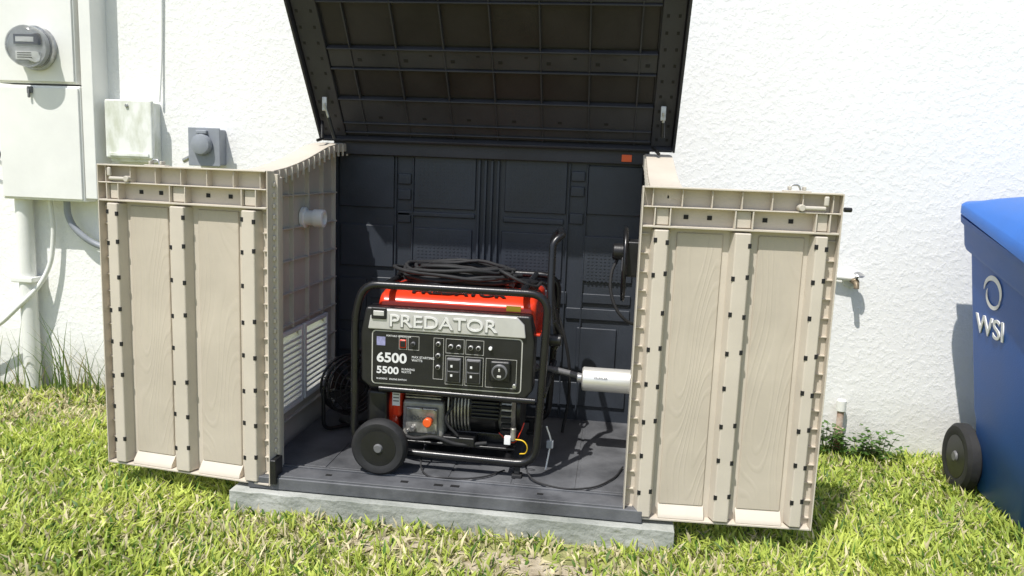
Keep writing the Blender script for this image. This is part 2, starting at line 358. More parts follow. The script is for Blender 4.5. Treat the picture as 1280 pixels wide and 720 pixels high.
for (a,b,c,d) in [(521,597,282,330),(635,712,286,342),(738,800,290,345),(521,600,192,258),(637,714,196,262)]:
    x=bx(a)+0.02
    while x<bx(b)-0.02:
        z=bz(d)+0.02
        while z<bz(c)-0.02:
            dl.append((x,x+0.008,3.2508,3.2535,z,z+0.004)); z+=0.014
        x+=0.017
boxes('back_emboss',dl,M['char'],shed,0)
boxes('back_top_beam',[(-1.185,0.125,3.228,3.29,1.205,1.268)],M['charlid'],shed,0.004)
boxes('warning_tag',[(0.015,0.055,3.2225,3.2275,1.215,1.243)],M['orange'],shed,0.001)
# ---- lid
v=Vector((0,-0.596,0.803)).normalized(); u=Vector((1,0,0)); wv=u.cross(v)
ML=Matrix(((u.x,v.x,wv.x,-1.236),(u.y,v.y,wv.y,3.215),(u.z,v.z,wv.z,1.262),(0,0,0,1)))
W=1.457; H=0.82
boxes('lid_shell',[(0,W,0,H,-0.05,-0.034)],M['charlid'],shed,0.004,ML)
fr=[(0,0.010,0,H,-0.036,0.012),(W-0.010,W,0,H,-0.036,0.012),(0.0105,W-0.0105,0,0.012,-0.036,0.010),(0.0105,W-0.0105,H-0.012,H,-0.036,0.010),
    (0.014,0.110,0.014,H-0.014,-0.036,-0.010),(W-0.095,W-0.014,0.014,H-0.014,-0.036,-0.010)]
fr+=[(0.112,W-0.097,0.016,0.185,-0.036,-0.016),(0.112,W-0.097,0.330,0.405,-0.036,-0.016),(0.112,W-0.097,0.60,0.66,-0.036,-0.016),(0.112,W-0.097,0.77,0.80,-0.036,-0.016)]
fr+=[(0.112,W-0.097,z,z+0.007,-0.036,-0.006) for z in (0.030,0.075,0.186,0.321,0.406,0.592)]
boxes('lid_frame',fr,M['charlid'],shed,0.003,ML)
vr=[]
for k in range(7):
    x=0.20+0.182*k
    vr.append((x,x+0.006,0.014,0.79,-0.0345,-0.011))
boxes('lid_ribs',vr,M['charlid'],shed,0.0015,ML)
boxes('lid_recess_panels',[(0.116,W-0.101,a,b,-0.0345,-0.027) for a,b in ((0.197,0.316),(0.418,0.588),(0.665,0.765))],M['lidpanel'],shed,0.005,ML)
sl=[]
for k in range(12):
    z=0.04+0.064*k
    for x in (0.03,0.085,W-0.035,W-0.075): sl.append((x-0.005,x+0.005,z,z+0.012,-0.0105,-0.0088))
for k in range(7):
    x=0.225+0.182*k
    sl.append((x,x+0.016,0.355,0.367,-0.0165,-0.0148)); sl.append((x+0.10,x+0.112,0.380,0.387,-0.0165,-0.0148)); sl.append((x+0.04,x+0.056,0.10,0.11,-0.0165,-0.0148))
boxes('lid_slots',sl,M['slot'],shed,0,ML)
for (x,s) in ((-1.168,1),(0.160,-1)):
    a=(x,3.075,1.40); b=(x+s*0.035 if s>0 else x+0.004,3.10,1.262 if s>0 else 1.31)
    tube('gas_strut',[a,b],0.005,M['steel'],shed); m=tuple((Vector(a)*0.6+Vector(b)*0.4))
    tube('gas_strut_body',[m,b],0.008,M['black'],shed)
    boxes('strut_bracket',[(x-0.010,x+0.010,3.075,3.09,1.37,1.425)],M['steel'],shed,0.003)
tube('lid_arm',[(-1.20,3.14,1.33),(-1.165,3.05,1.26),(-1.175,3.02,1.252)],0.006,M['black'],shed)
tube('lid_arm_2',[(0.13,3.10,1.27),(0.15,3.02,1.245)],0.006,M['black'],shed)
# ---- doors
def door(name,W,H,loc,ang,flip):
    Mx=Matrix.Translation(loc)@Matrix.Rotation(ang,4,'Z')
    d=bpy.data.objects.new(name,None); link(d,shed); d.matrix_local=Mx
    D=0.038
    boxes('door_shell',[(0,W,D,0.050,0,H)],M['beige'],d,0.003)
    f=lambda q:q*W
    cols=[(0.155,0.40),(0.565,0.815)]
    if flip: cols=[(1-b,1-a) for a,b in cols][::-1]
    pan=[(f(a)+0.004,f(b)-0.004,D-0.006,D+0.002,0.045,H-0.135) for a,b in cols]
    boxes('grain_panel',pan,M['wood'],d,0.004)
    ribs=[(0.045,0.14),(0.425,0.54),(0.84,0.945)]
    if flip: ribs=[(1-b,1-a) for a,b in ribs][::-1]
    V=[];F=[]
    for (a,b) in ribs:
        xa,xb=f(a),f(b); ins=0.011; k=len(V)
        z0,z1=0.010,H-0.128
        V+=[(xa,D+.002,z0),(xa+ins,0,z0),(xb-ins,0,z0),(xb,D+.002,z0),(xa,D+.002,z1),(xa+ins,0,z1),(xb-ins,0,z1),(xb,D+.002,z1)]
        F+=[(k,k+1,k+5,k+4),(k+1,k+2,k+6,k+5),(k+2,k+3,k+7,k+6),(k,k+3,k+2,k+1),(k+4,k+5,k+6,k+7),(k+3,k,k+4,k+7)]
    meshobj('stiffening_ribs',V,F,M['beige'],d,False,0.004,seg=3)
    E_=D+0.001
    B=[(0,0.004,0.006,E_,0,H-0.001),(W-0.004,W,0.006,E_,0,H-0.001),(0.0055,W-0.0055,0.006,E_,0,0.006),(0.0055,W-0.0055,0.002,E_,H-0.005,H)]
    B+=[(0.0055,W-0.0055,0.005,E_,H-0.062,H-0.058),(0.0055,W-0.0055,0.005,E_,H-0.122,H-0.116)]
    for a,b in ribs:
        for q in (f(a)+0.006,f(b)-0.010): B.append((q,q+0.004,0.006,E_,H-0.1155,H-0.0625))
    for k in range(7):
        q=0.03+k*(W-0.06)/6; B.append((q,q+0.003,0.010,E_,H-0.0575,H-0.0055))
    boxes('door_flanges',B,M['beige'],d,0.001)
    for a,b in cols:
        prism('bottom_ledge',[(0.010,0.0065),(D,0.0065),(D,0.048),(0.014,0.020)],f(a)+0.001,f(b)-0.001,'x',M['beige'],d,0.002)
    boxes('top_pads',[(f(a)+0.012,f(b)-0.011,0.018,E_,H-0.114,H-0.063) for a,b in ribs],M['beige'],d,0.003)
    L=[]
    for k in range(16):
        z=0.03+k*0.058
        L.append((0.0042,f(0.05),0.029,E_,z,z+0.003)); L.append((W-f(0.05),W-0.0042,0.029,E_,z,z+0.003))
    boxes('edge_ladder',L,M['beige'],d,0)
    T=[]
    for k in range(24):
        z=0.04+k*0.042
        T.append((-0.007,0.001,0.022,0.034,z,z+0.020) if not flip else (W-0.001,W+0.003,0.022,0.034,z,z+0.020))
    boxes('edge_teeth',T,M['beige'],d,0.0015)
    S=[]
    for ri,(a,b) in enumerate(ribs):
        for j,zc in enumerate([0.09,0.205,0.32,0.435,0.55,0.665,0.78,0.88]):
            for qi,q in enumerate((f(a)+0.013,f(b)-0.013)):
                if (ri*5+j*3+qi)%11==4: continue
                o=0.006*((j+qi)%2)
                S.append((q-0.005,q+0.005,-0.0008,0.004,zc-0.007+o,zc+0.007+o))
    for q in (0.22,0.34,0.62,0.75): S.append((f(q),f(q)+0.014,D-0.002,D+0.001,H-0.095,H-0.082))
    boxes('slot_holes',S,M['slot'],d,0)
    qx=0.22 if not flip else W-0.14
    lx=[(qx-0.035,qx+0.045,0.006,0.034,H-0.0005,H+0.004),(qx-0.02,qx-0.012,0.01,0.03,H+0.0045,H+0.016),(qx+0.022,qx+0.03,0.01,0.03,H+0.0045,H+0.016)]
    boxes('latch_mount',lx,M['beige2'],d,0.002)
    tube('latch_loop',[(qx-0.02,0.02,H+0.004),(qx-0.012,0.02,H+0.020),(qx+0.010,0.02,H+0.020),(qx+0.016,0.02,H+0.004)],0.003,M['steel'],d,fil=0.01)
    cx=0.05 if not flip else W-0.05
    s=1 if not flip else -1
    boxes('corner_latch',[(min(cx,cx+s*0.075),max(cx,cx+s*0.075),0.000,0.012,H-0.052,H-0.040),(cx-0.007,cx+0.007,0.001,0.0125,H-0.039,H-0.010)],M['beige2'],d,0.004)
    cyl('latch_pivot',(cx+s*0.070,-0.003,H-0.046),(cx+s*0.070,0.03,H-0.046),0.010,M['beige2'],d)
    return d
door('door_1',0.640,1.043,(-1.725,2.450,0.092),math.atan2(-0.078,0.635),False)
dr=door('door_2',0.584,1.045,(0.08,2.383,0.090),math.atan2(0.031,0.583),True)
cyl('latch_pin',(0.590,0.02,0.998),(0.612,0.02,0.998),0.007,M['black'],dr)
def vent(y0,y1,z0,z1):
    e=bpy.data.objects.new('louvre_vent',None); link(e,shed)
    X=XL+0.003
    boxes('vent_frame',[(X,X+0.016,y0,y0+0.016,z0,z1),(X,X+0.016,y1-0.016,y1,z0,z1),(X,X+0.0158,y0+0.0165,y1-0.0165,z0,z0+0.016),(X,X+0.0158,y0+0.0165,y1-0.0165,z1-0.016,z1)],M['white'],e,0.002)
    z=z0+0.018
    V=[];F=[];LP=[];DK=[]
    a_,b_=y0+0.016,y1-0.016
    while z<z1-0.034:
        k=len(V); V+=[(X-0.010,a_,z+0.022),(X+0.010,a_,z+0.003),(X+0.010,b_,z+0.003),(X-0.010,b_,z+0.022)]
        F+=[(k,k+1,k+2,k+3)]
        LP.append((X+0.009,X+0.0155,a_+0.0008,b_-0.0008,z-0.001,z+0.0075)); z+=0.0215
    meshobj('vent_slats',V,F,M['louvre'],e)
    boxes('vent_slat_lips',LP,M['white'],e,0.001)
vent(2.63,2.868,0.240,0.544); vent(2.887,3.134,0.240,0.544)
pf=empty('pvc_fitting')
lathe('fitting_body',[(0,0),(0.040,0),(0.040,0.012),(0.029,0.014),(0.029,0.045),(0.034,0.047),(0.034,0.085),(0.024,0.087),(0.024,0.05),(0,0.05)],(XL-0.001+0.005,2.9,0.955),(1,0,0),M['white'],pf)

# ------------------------------------------------------------------ exhaust
ex=empty('exhaust_pipe')
cyl('exhaust_silencer',(-0.085,2.85,0.412),(0.124,2.85,0.412),0.044,M['chrome'],ex,48,0.05)
tube('exhaust_tube',[(-0.26,2.85,0.44),(-0.20,2.85,0.44),(-0.08,2.85,0.418)],0.012,M['grey'],ex,fil=0.03)
cyl('clamp',(-0.105,2.85,0.414),(-0.086,2.85,0.413),0.018,M['steel'],ex)
text('maker_print','MUFFLER',(-0.04,2.8055,0.425),0.012,M['grey'],ex,ext=0.0002)
pb=empty('power_inlet_box')
boxes('inlet_housing',[(0.05,0.124,2.84,2.96,0.80,0.93)],M['black'],pb,0.008)
boxes('inlet_cover',[(0.035,0.052,2.85,2.95,0.815,0.87)],M['grey'],pb,0.006)
cyl('inlet_socket',(0.0,2.90,0.885),(0.05,2.90,0.885),0.03,M['black'],pb)
tube('inlet_ring',[(0.045,2.90+0.1*math.cos(a),0.84+0.13*math.sin(a)) for a in np.linspace(0,2*math.pi,33)[:-1]],0.008,M['frame'],pb,closed=True)
tube('inlet_cord',[(0.02,2.9,0.86),(0.0,2.88,0.80),(0.015,2.86,0.70),(0.06,2.86,0.64),(0.10,2.88,0.62)],0.006,M['rubber'],pb,smoothc=True)
# ------------------------------------------------------------------ generator
gen=empty('portable_generator')
x0,x1,y0,y1,z0,z1=-0.86,-0.20,2.56,3.04,0.185,0.765
fr=0.0135
for i,y in enumerate((y0,y1)):
    tube('frame_loop_%d'%i,[(x0,y,z0),(x1-0.02,y,z0-0.01),(x1,y,z1),(x0+0.03,y,z1),(x0,y,z1-0.10)],fr,M['frame'],gen,closed=True,fil=0.07)
for i,(x,z) in enumerate([(x0+0.10,z1),(x1-0.09,z1),(x0+0.12,z0-0.004),(x1-0.12,z0-0.008)]):
    tube('frame_cross_%d'%i,[(x,y0,z),(x,y1,z)],fr*0.9,M['frame'],gen)
tube('frame_side_1',[(x0+0.004,y0,0.52),(x0+0.004,y1,0.52)],fr*0.85,M['frame'],gen)
tube('frame_side_2',[(x1-0.004,y0,0.42),(x1-0.004,y1,0.42)],fr*0.85,M['frame'],gen)
tube('front_rail',[(x0+0.09,y0-0.005,0.405),(x1-0.03,y0-0.005,0.40)],0.011,M['frame'],gen)
boxes('engine_tray',[(x0+0.12,x1-0.10,y0+0.05,y1-0.05,z0+0.012,z0+0.022)],M['frame'],gen,0.003)
poly=[(-0.838,0.60),(-0.82,0.690),(-0.255,0.690),(-0.238,0.60),(-0.240,0.435),(-0.262,0.405),(-0.800,0.405),(-0.835,0.43)]
prism('control_housing',poly,2.548,2.63,'y',M['black'],gen,0.010,seg=3)
def rrect(xa,xb,za,zb,r,n=5):
    P=[]
    for cx,cz,a0 in ((xb-r,zb-r,0),(xa+r,zb-r,90),(xa+r,za+r,180),(xb-r,za+r,270)):
        for k in range(n+1):
            a=R(a0+90*k/n); P.append((cx+r*math.cos(a),cz+r*math.sin(a)))
    return P
prism('label_border',rrect(-0.796,-0.278,0.424,0.612,0.014),2.5455,2.549,'y',M['silver'],gen,0)
prism('label_plate',rrect(-0.792,-0.282,0.428,0.608,0.011),2.5435,2.548,'y',M['black'],gen,0.0005)
prism('brand_strip',[(-0.808,0.616),(-0.800,0.662),(-0.772,0.686),(-0.300,0.686),(-0.275,0.662),(-0.268,0.616)],2.536,2.549,'y',M['silver'],gen,0.004)
boxes('brand_badge',[(-0.795,-0.742,2.530,2.538,0.652,0.692)],M['black'],gen,0.006)
boxes('badge_plate',[(-0.787,-0.750,2.5285,2.5312,0.664,0.681)],M['silver'],gen,0.002)
text('brand_letters','PREDATOR',(-0.735,2.5345,0.630),0.058,M['silver2'],gen,ext=0.003,sx=1.26,bold=0.0004)
text('brand_shadow','PREDATOR',(-0.736,2.5358,0.628),0.058,M['grey'],gen,ext=0.0012,sx=1.262,bold=0.0015)
ty=2.543
text('watts_1','6500',(-0.778,ty,0.503),0.046,M['label'],gen,sx=1.15,bold=0.0012)
text('watts_2','5500',(-0.778,ty,0.463),0.034,M['label'],gen,sx=1.15,bold=0.0009)
text('watts_t1','MAX STARTING\nWATTS',(-0.655,ty,0.522),0.011,M['label'],gen)
text('watts_t2','RUNNING\nWATTS',(-0.690,ty,0.478),0.010,M['label'],gen)
text('fine_print','WARNING   ENGINE SWITCH',(-0.778,ty,0.441),0.008,M['label'],gen)
boxes('logo_panel',[(-0.778,-0.748,2.5425,2.544,0.560,0.590)],mat('purple_label',(0.30,0.30,0.5),0.4,0.2,60),gen,0)
text('sub1','PORTABLE GENERATOR',(-0.745,ty,0.592),0.008,M['label'],gen)
def outline(xa,xb,za,zb,t=0.0012):
    return [(xa,xb,2.5424,2.5437,za,za+t),(xa,xb,2.5424,2.5437,zb-t,zb),(xa,xa+t,2.5423,2.5438,za+t,zb-t),(xb-t,xb,2.5423,2.5438,za+t,zb-t)]
O=outline(-0.700,-0.672,0.550,0.598)+outline(-0.668,-0.630,0.550,0.598)+outline(-0.58,-0.545,0.455,0.598)
O+=outline(-0.538,-0.475,0.440,0.540)+outline(-0.470,-0.408,0.440,0.540)+outline(-0.400,-0.295,0.440,0.540)+outline(-0.538,-0.475,0.548,0.598)+outline(-0.470,-0.408,0.548,0.598)
boxes('label_outlines',O,M['silver'],gen,0)
boxes('gauge',[(-0.697,-0.675,2.538,2.545,0.556,0.585)],M['red'],gen,0.003)
boxes('gauge_2',[(-0.695,-0.677,2.5365,2.539,0.560,0.581)],M['black'],gen,0.002)
for (a,c) in ((-0.650,0.572),(-0.563,0.578),(-0.563,0.538),(-0.563,0.498),(-0.520,0.572),(-0.493,0.572),(-0.452,0.572),(-0.426,0.572)):
    cyl('breaker',(a,2.545,c),(a,2.534,c),0.0078,M['silver'] if a!=-0.650 else M['grey'],gen,20)
    cyl('breaker_cap',(a,2.536,c),(a,2.530,c),0.0058,M['black'],gen,20)
def outlet(xa,xb,za,zb):
    boxes('outlet_cover',[(xa,xb,2.530,2.546,za,zb)],M['grey'],gen,0.004)
    zm=(za+zb)/2
    boxes('outlet_flap',[(xa+0.004,xb-0.004,2.5265,2.532,za+0.004,zm-0.002),(xa+0.004,xb-0.004,2.5265,2.532,zm+0.002,zb-0.004)],M['black'],gen,0.003)
    boxes('outlet_pin',[(xa+0.015,xa+0.022,2.5255,2.527,zm-0.02,zm-0.012),(xa+0.015,xa+0.022,2.5255,2.527,zm+0.012,zm+0.02)],M['label'],gen,0)
outlet(-0.532,-0.483,0.450,0.534); outlet(-0.465,-0.415,0.450,0.534)
boxes('outlet_big',[(-0.385,-0.315,2.528,2.546,0.462,0.535)],M['black'],gen,0.008)
cyl('outlet_round',(-0.350,2.530,0.499),(-0.350,2.518,0.499),0.027,M['grey'],gen)
cyl('outlet_face',(-0.350,2.519,0.499),(-0.350,2.5155,0.499),0.021,M['black'],gen)
boxes('outlet_tab',[(-0.357,-0.343,2.5135,2.5165,0.482,0.490),(-0.353,-0.347,2.5135,2.5165,0.503,0.513)],M['silver'],gen,0.001)
cyl('ground_stud',(-0.30,2.546,0.452),(-0.30,2.53,0.452),0.007,M['steel'],gen,12)
cyl('ignition_key',(-0.385,2.546,0.575),(-0.385,2.532,0.575),0.006,M['white'],gen,12)
prism('fuel_tank',[(2.60,0.60),(3.0,0.60),(3.0,0.70),(2.96,0.735),(2.70,0.744),(2.625,0.728),(2.60,0.695)],-0.795,-0.245,'x',M['red'],gen,0.022,seg=4)
boxes('tank_ridge',[(-0.74,-0.30,2.66,2.93,0.738,0.750)],M['red'],gen,0.008,seg=3)
boxes('tank_flange',[(-0.815,-0.225,2.59,3.015,0.615,0.622)],M['red'],gen,0.002)
text('tank_letters','PREDATOR',(-0.52,2.634,0.7335),0.05,M['black'],gen,rot=(R(20),0,0),sx=1.3,bold=0.002,align='CENTER')
boxes('tank_sticker',[(-0.345,-0.295,2.596,2.6005,0.694,0.712)],M['yellow'],gen,0)
lathe('fuel_cap',[(0,0),(0.042,0),(0.045,0.01),(0.042,0.03),(0.02,0.036),(0,0.036)],(-0.30,2.80,0.742),(0,0,1),M['black'],gen)
lathe('fuel_gauge',[(0,0),(0.02,0),(0.018,0.01),(0,0.012)],(-0.68,2.72,0.748),(0,0,1),M['white'],gen)
# engine
boxes('crankcase',[(-0.705,-0.555,2.62,2.86,0.215,0.35)],M['sage'],gen,0.012,seg=3)
boxes('engine_plate',[(-0.690,-0.575,2.606,2.622,0.235,0.330)],M['alu'],gen,0.006)
for (a,c) in ((-0.68,0.245),(-0.68,0.32),(-0.585,0.245),(-0.585,0.32),(-0.632,0.325)):
    cyl('bolt',(a,2.607,c),(a,2.598,c),0.006,M['steel'],gen,6,0.02)
boxes('cylinder_fins',[(-0.70,-0.57,2.64,2.84,0.352+0.012*k,0.358+0.012*k) for k in range(5)],M['alu'],gen,0.001)
boxes('cylinder_core',[(-0.68,-0.59,2.66,2.82,0.35,0.41)],M['sage'],gen,0.003)
lathe('recoil_cover',[(0,0),(0.05,0),(0.085,0.012),(0.098,0.04),(0.098,0.07),(0,0.07)],(-0.795,2.72,0.315),(1,0,0),M['red'],gen)
boxes('engine_shroud',[(-0.742,-0.708,2.612,2.80,0.285,0.40)],M['red'],gen,0.012)
boxes('airbox',[(-0.83,-0.755,2.60,2.70,0.245,0.385)],M['black'],gen,0.014)
boxes('shroud_label',[(-0.739,-0.712,2.6095,2.612,0.33,0.385)],M['label'],gen,0)
boxes('shroud_label_print',[(-0.736,-0.715,2.6088,2.6097,0.345+0.012*k,0.349+0.012*k) for k in range(3)],M['grey'],gen,0)
cyl('oil_cap',(-0.605,2.606,0.285),(-0.605,2.575,0.285),0.016,M['orange'],gen,12)
cyl('oil_drain',(-0.66,2.606,0.255),(-0.66,2.59,0.255),0.01,M['steel'],gen,6)
text('engine_text','420cc',(-0.672,2.6045,0.285),0.022,M['grey'],gen)
cyl('alternator_body',(-0.545,2.74,0.325),(-0.365,2.74,0.325),0.105,M['black'],gen,48,0.05)
for k in range(7):
    xx=-0.545+0.012*k; cyl('alternator_fin',(xx,2.74,0.325),(xx+0.006,2.74,0.325),0.115,M['alu'],gen,48,0.02)
boxes('stator_bars',[(-0.46,-0.36,2.622,2.64,0.300+0.014*k,0.308+0.014*k) for k in range(6)],M['black'],gen,0.002)
cyl('alternator_bell',(-0.365,2.74,0.325),(-0.305,2.74,0.325),0.108,M['alu'],gen,48,0.1)
cyl('alternator_cap',(-0.306,2.74,0.325),(-0.285,2.74,0.325),0.09,M['black'],gen,48,0.1)
boxes('bell_vents',[(-0.352,-0.318,2.618+0.0,2.64,0.255+0.022*k,0.266+0.022*k) for k in range(6)],M['slot'],gen,0)
boxes('alternator_mount',[(-0.52,-0.33,2.66,2.82,0.205,0.24)],M['frame'],gen,0.004)
cyl('muffler',(-0.58,2.95,0.47),(-0.28,2.95,0.47),0.07,M['steel'],gen,40)
cyl('muffler_outlet',(-0.30,2.88,0.44),(-0.255,2.855,0.44),0.016,M['grey'],gen)
tube('wire_yellow',[(-0.33,2.63,0.24),(-0.30,2.60,0.245),(-0.262,2.59,0.24),(-0.258,2.60,0.20),(-0.28,2.61,0.19)],0.0022,M['yellow'],gen,smoothc=True)
tube('wire_red',[(-0.36,2.64,0.25),(-0.31,2.62,0.225),(-0.28,2.61,0.27),(-0.27,2.62,0.30)],0.002,M['red'],gen,smoothc=True)
tube('hose_black',[(-0.74,2.60,0.25),(-0.66,2.585,0.225),(-0.58,2.585,0.235),(-0.5,2.60,0.21),(-0.40,2.62,0.215)],0.007,M['rubber'],gen,smoothc=True)
tube('wire_loom',[(-0.55,2.60,0.42),(-0.52,2.595,0.36),(-0.54,2.59,0.30),(-0.50,2.60,0.24)],0.005,M['rubber'],gen,smoothc=True)
cyl('earth_lug',(-0.305,2.60,0.24),(-0.305,2.60,0.285),0.010,M['alu'],gen,12)
boxes('connector',[(-0.335,-0.312,2.59,2.61,0.225,0.255)],M['white'],gen,0.003)
boxes('battery_box',[(-0.555,-0.44,2.60,2.66,0.200,0.235)],M['black'],gen,0.005)
def wheel(parent,c,r,wd,ax=(0,1,0),spokes=5,face=-1):
    a=Vector(ax); c=Vector(c); hw=wd/2
    lathe('tyre',[(r*0.62,-hw*0.8),(r*0.70,-hw),(r*0.90,-hw),(r,-hw*0.55),(r,hw*0.55),(r*0.90,hw),(r*0.70,hw),(r*0.62,hw*0.8)],c,a,M['rubber'],parent,48)
    lathe('rim',[(0.0,-hw*0.45),(r*0.64,-hw*0.45),(r*0.645,hw*0.45),(0,hw*0.45)],c,a,M['black'],parent,48,False)
    lathe('rim_ring',[(r*0.56,-hw*0.9),(r*0.64,-hw*0.9),(r*0.64,-hw*0.4),(r*0.56,-hw*0.4)] if face<0 else [(r*0.56,hw*0.4),(r*0.64,hw*0.4),(r*0.64,hw*0.9),(r*0.56,hw*0.9)],c,a,M['black'],parent,48,False)
    lathe('hub',[(0,-hw*1.15),(r*0.13,-hw*1.15),(r*0.17,-hw*0.9),(r*0.2,hw*0.9),(0,hw)] if face<0 else [(0,-hw),(r*0.2,-hw*0.9),(r*0.17,hw*0.9),(r*0.13,hw*1.15),(0,hw*1.15)],c,a,M['grey'],parent,24)
    t=Vector((0,0,1)); uu=a.cross(t).normalized()
    for k in range(spokes):
        an=2*math.pi*k/spokes+0.3; d=uu*math.cos(an)+t*math.sin(an)
        o=c+a*(hw*0.5*face)
        tube('spoke',[o+d*r*0.15,o+d*r*0.6],r*0.06,M['black'],parent)
wheel(gen,(-0.748,2.497,FZ+0.098),0.096,0.05)
wheel(gen,(-0.748,3.10,FZ+0.098),0.096,0.05)
tube('axle',[(-0.748,2.50,FZ+0.098),(-0.748,3.10,FZ+0.098)],0.008,M['steel'],gen)
boxes('axle_bracket',[(-0.77,-0.725,2.545,2.575,0.17,0.25)],M['frame'],gen,0.003)
for y in (2.57,3.03):
    boxes('foot',[(-0.30,-0.265,y-0.018,y+0.018,FZ,0.135),(-0.292,-0.273,y-0.010,y+0.010,0.135,0.178)],M['rubber'],gen,0.003)
tube('handle',[(-0.185,2.62,0.58),(-0.203,2.66,0.72),(-0.205,2.70,0.925),(-0.175,2.72,0.950),(-0.195,2.96,0.950),(-0.225,2.98,0.92),(-0.228,3.0,0.72),(-0.20,3.0,0.58)],0.013,M['frame'],gen,fil=0.05)
tube('handle_link',[(-0.185,2.64,0.66),(-0.16,2.66,0.61),(-0.18,2.66,0.56)],0.010,M['frame'],gen,fil=0.02)
cyl('handle_pivot',(-0.205,2.62,0.60),(-0.155,2.62,0.60),0.02,M['black'],gen)
# ------------------------------------------------------------------ cable coil on top
cc=empty('extension_cable')
pts=[];N=15
for i in range(N*24):
    a=2*math.pi*i/24; k=i//24
    rx=0.182-0.035*math.sin(k*2.4)+0.010*math.sin(a*3+k); ry=0.135+0.03*math.cos(k*1.9)+0.01*math.sin(2*a+k*2)
    pts.append((-0.55+0.014*math.sin(k*3.7)+rx*math.cos(a),2.79+0.015*math.cos(k*2.1)+ry*math.sin(a),0.762+0.0036*k+0.008*math.sin(a*2+k*1.3)+0.003*math.sin(5*a+k)))
tube('coil',pts,0.0068,M['rubber'],cc,smoothc=False,res=3)
tube('coil_tail',[pts[-1],(-0.38,2.70,0.815),(-0.32,2.68,0.79),(-0.27,2.72,0.765),(-0.25,2.85,0.76),(-0.23,2.99,0.70),(-0.16,3.02,0.50),(-0.14,3.05,0.30),(-0.16,3.05,FZ+0.01)],0.006,M['rubber'],cc,smoothc=True)
tube('coil_tail_2',[(-0.70,2.75,0.80),(-0.62,2.66,0.825),(-0.48,2.66,0.82),(-0.40,2.72,0.79)],0.0065,M['rubber'],cc,smoothc=True)
fc=empty('floor_cable')
tube('cord',[(-0.26,2.58,0.18),(-0.235,2.54,FZ+0.02),(-0.17,2.50,FZ+0.010),(-0.05,2.50,FZ+0.010),(0.04,2.60,FZ+0.010),(0.08,2.72,FZ+0.012)],0.003,M['rubber'],fc,smoothc=True)
tube('cord_2',[(-0.62,2.62,0.20),(-0.60,2.52,FZ+0.010),(-0.50,2.49,FZ+0.010),(-0.40,2.52,FZ+0.01),(-0.33,2.60,FZ+0.01)],0.003,M['rubber'],fc,smoothc=True)
tube('cord_3',[(-0.19,2.60,0.30),(-0.175,2.62,0.24),(-0.18,2.63,0.20),(-0.19,2.64,FZ+0.01)],0.003,M['white'],fc,smoothc=True)
boxes('cord_plug',[(-0.190,-0.165,2.615,2.632,0.215,0.245)],M['gbox'],fc,0.004)
# ------------------------------------------------------------------ fan
fan=empty('electric_fan')
fcn=Vector((-1.0,2.93,0.30)); ax=Vector((0.75,-0.66,0)).normalized(); t=Vector((0,0,1)); uu=ax.cross(t).normalized()
for r_,h in ((0.115,0),(0.115,0.03),(0.095,0.045),(0.075,0.052),(0.055,0.057),(0.035,0.06),(0.115,-0.03),(0.08,-0.045)):
    tube('guard_ring',[fcn+ax*h+(uu*math.cos(a)+t*math.sin(a))*r_ for a in np.linspace(0,2*math.pi,37)[:-1]],0.0025 if r_<0.11 else 0.005,M['black'],fan,closed=True,res=2)
for k in range(18):
    a=2*math.pi*k/18; d=uu*math.cos(a)+t*math.sin(a)
    tube('guard_wire',[fcn+ax*0.06+d*0.02,fcn+ax*0.045+d*0.095,fcn+ax*0.03+d*0.115,fcn-ax*0.03+d*0.115,fcn-ax*0.045+d*0.08],0.0015,M['black'],fan,res=1)
cyl('fan_hub',fcn-ax*0.06,fcn+ax*0.062,0.028,M['black'],fan)
for k in range(5):
    a=math.pi*0.4*k; d=(uu*math.cos(a)+t*math.sin(a)); e=(uu*math.cos(a+1.0)+t*math.sin(a+1.0))
    meshobj('fan_blade',[fcn+d*0.025+ax*0.01,fcn+d*0.1+ax*0.015,fcn+e*0.1-ax*0.015,fcn+e*0.025-ax*0.01],[(0,1,2,3)],M['black'],fan)
tube('fan_stand',[fcn+uu*0.12,fcn+uu*0.12-t*0.165,fcn-uu*0.12-t*0.165,fcn-uu*0.12],0.008,M['black'],fan,fil=0.04)
tube('fan_foot',[fcn-t*0.168-ax*0.08,fcn-t*0.168+ax*0.10],0.010,M['black'],fan)
# ------------------------------------------------------------------ utilities on the wall
me_=empty('electric_meter')
boxes('lower_enclosure',[(-2.815,-2.405,3.335,3.452,0.945,1.462)],M['paint'],me_,0.006)
boxes('lower_cover',[(-2.808,-2.412,3.327,3.337,0.955,1.452)],M['paint'],me_,0.003)
boxes('upper_enclosure',[(-2.835,-2.425,3.34,3.452,1.470,2.02)],M['paint'],me_,0.006)
boxes('upper_cover',[(-2.828,-2.432,3.332,3.342,1.478,2.01)],M['paint'],me_,0.003)
boxes('side_channel',[(-2.402,-2.345,3.338,3.452,0.96,2.3)],M['paint'],me_,0.004)
boxes('cover_latch',[(-2.655,-2.630,3.318,3.328,1.425,1.455),(-2.648,-2.638,3.312,3.319,1.405,1.44)],M['grey'],me_,0.002)
mc=(-2.600,3.333,1.622)
lathe('meter_collar',[(0,0),(0.096,0),(0.098,0.012),(0.094,0.018),(0.094,0.03),(0,0.03)],mc,(0,-1,0),M['steel'],me_)
lathe('meter_inner',[(0,0.032),(0.080,0.032),(0.080,0.055),(0,0.055)],mc,(0,-1,0),M['dial'],me_,smooth=False)
lathe('meter_glass',[(0,0.031),(0.088,0.031),(0.088,0.085),(0.082,0.098),(0.070,0.104),(0,0.106)],mc,(0,-1,0),M['glass'],me_)
boxes('meter_face',[(-2.650,-2.550,3.268,3.276,1.628,1.668)],M['slot'],me_,0.002)
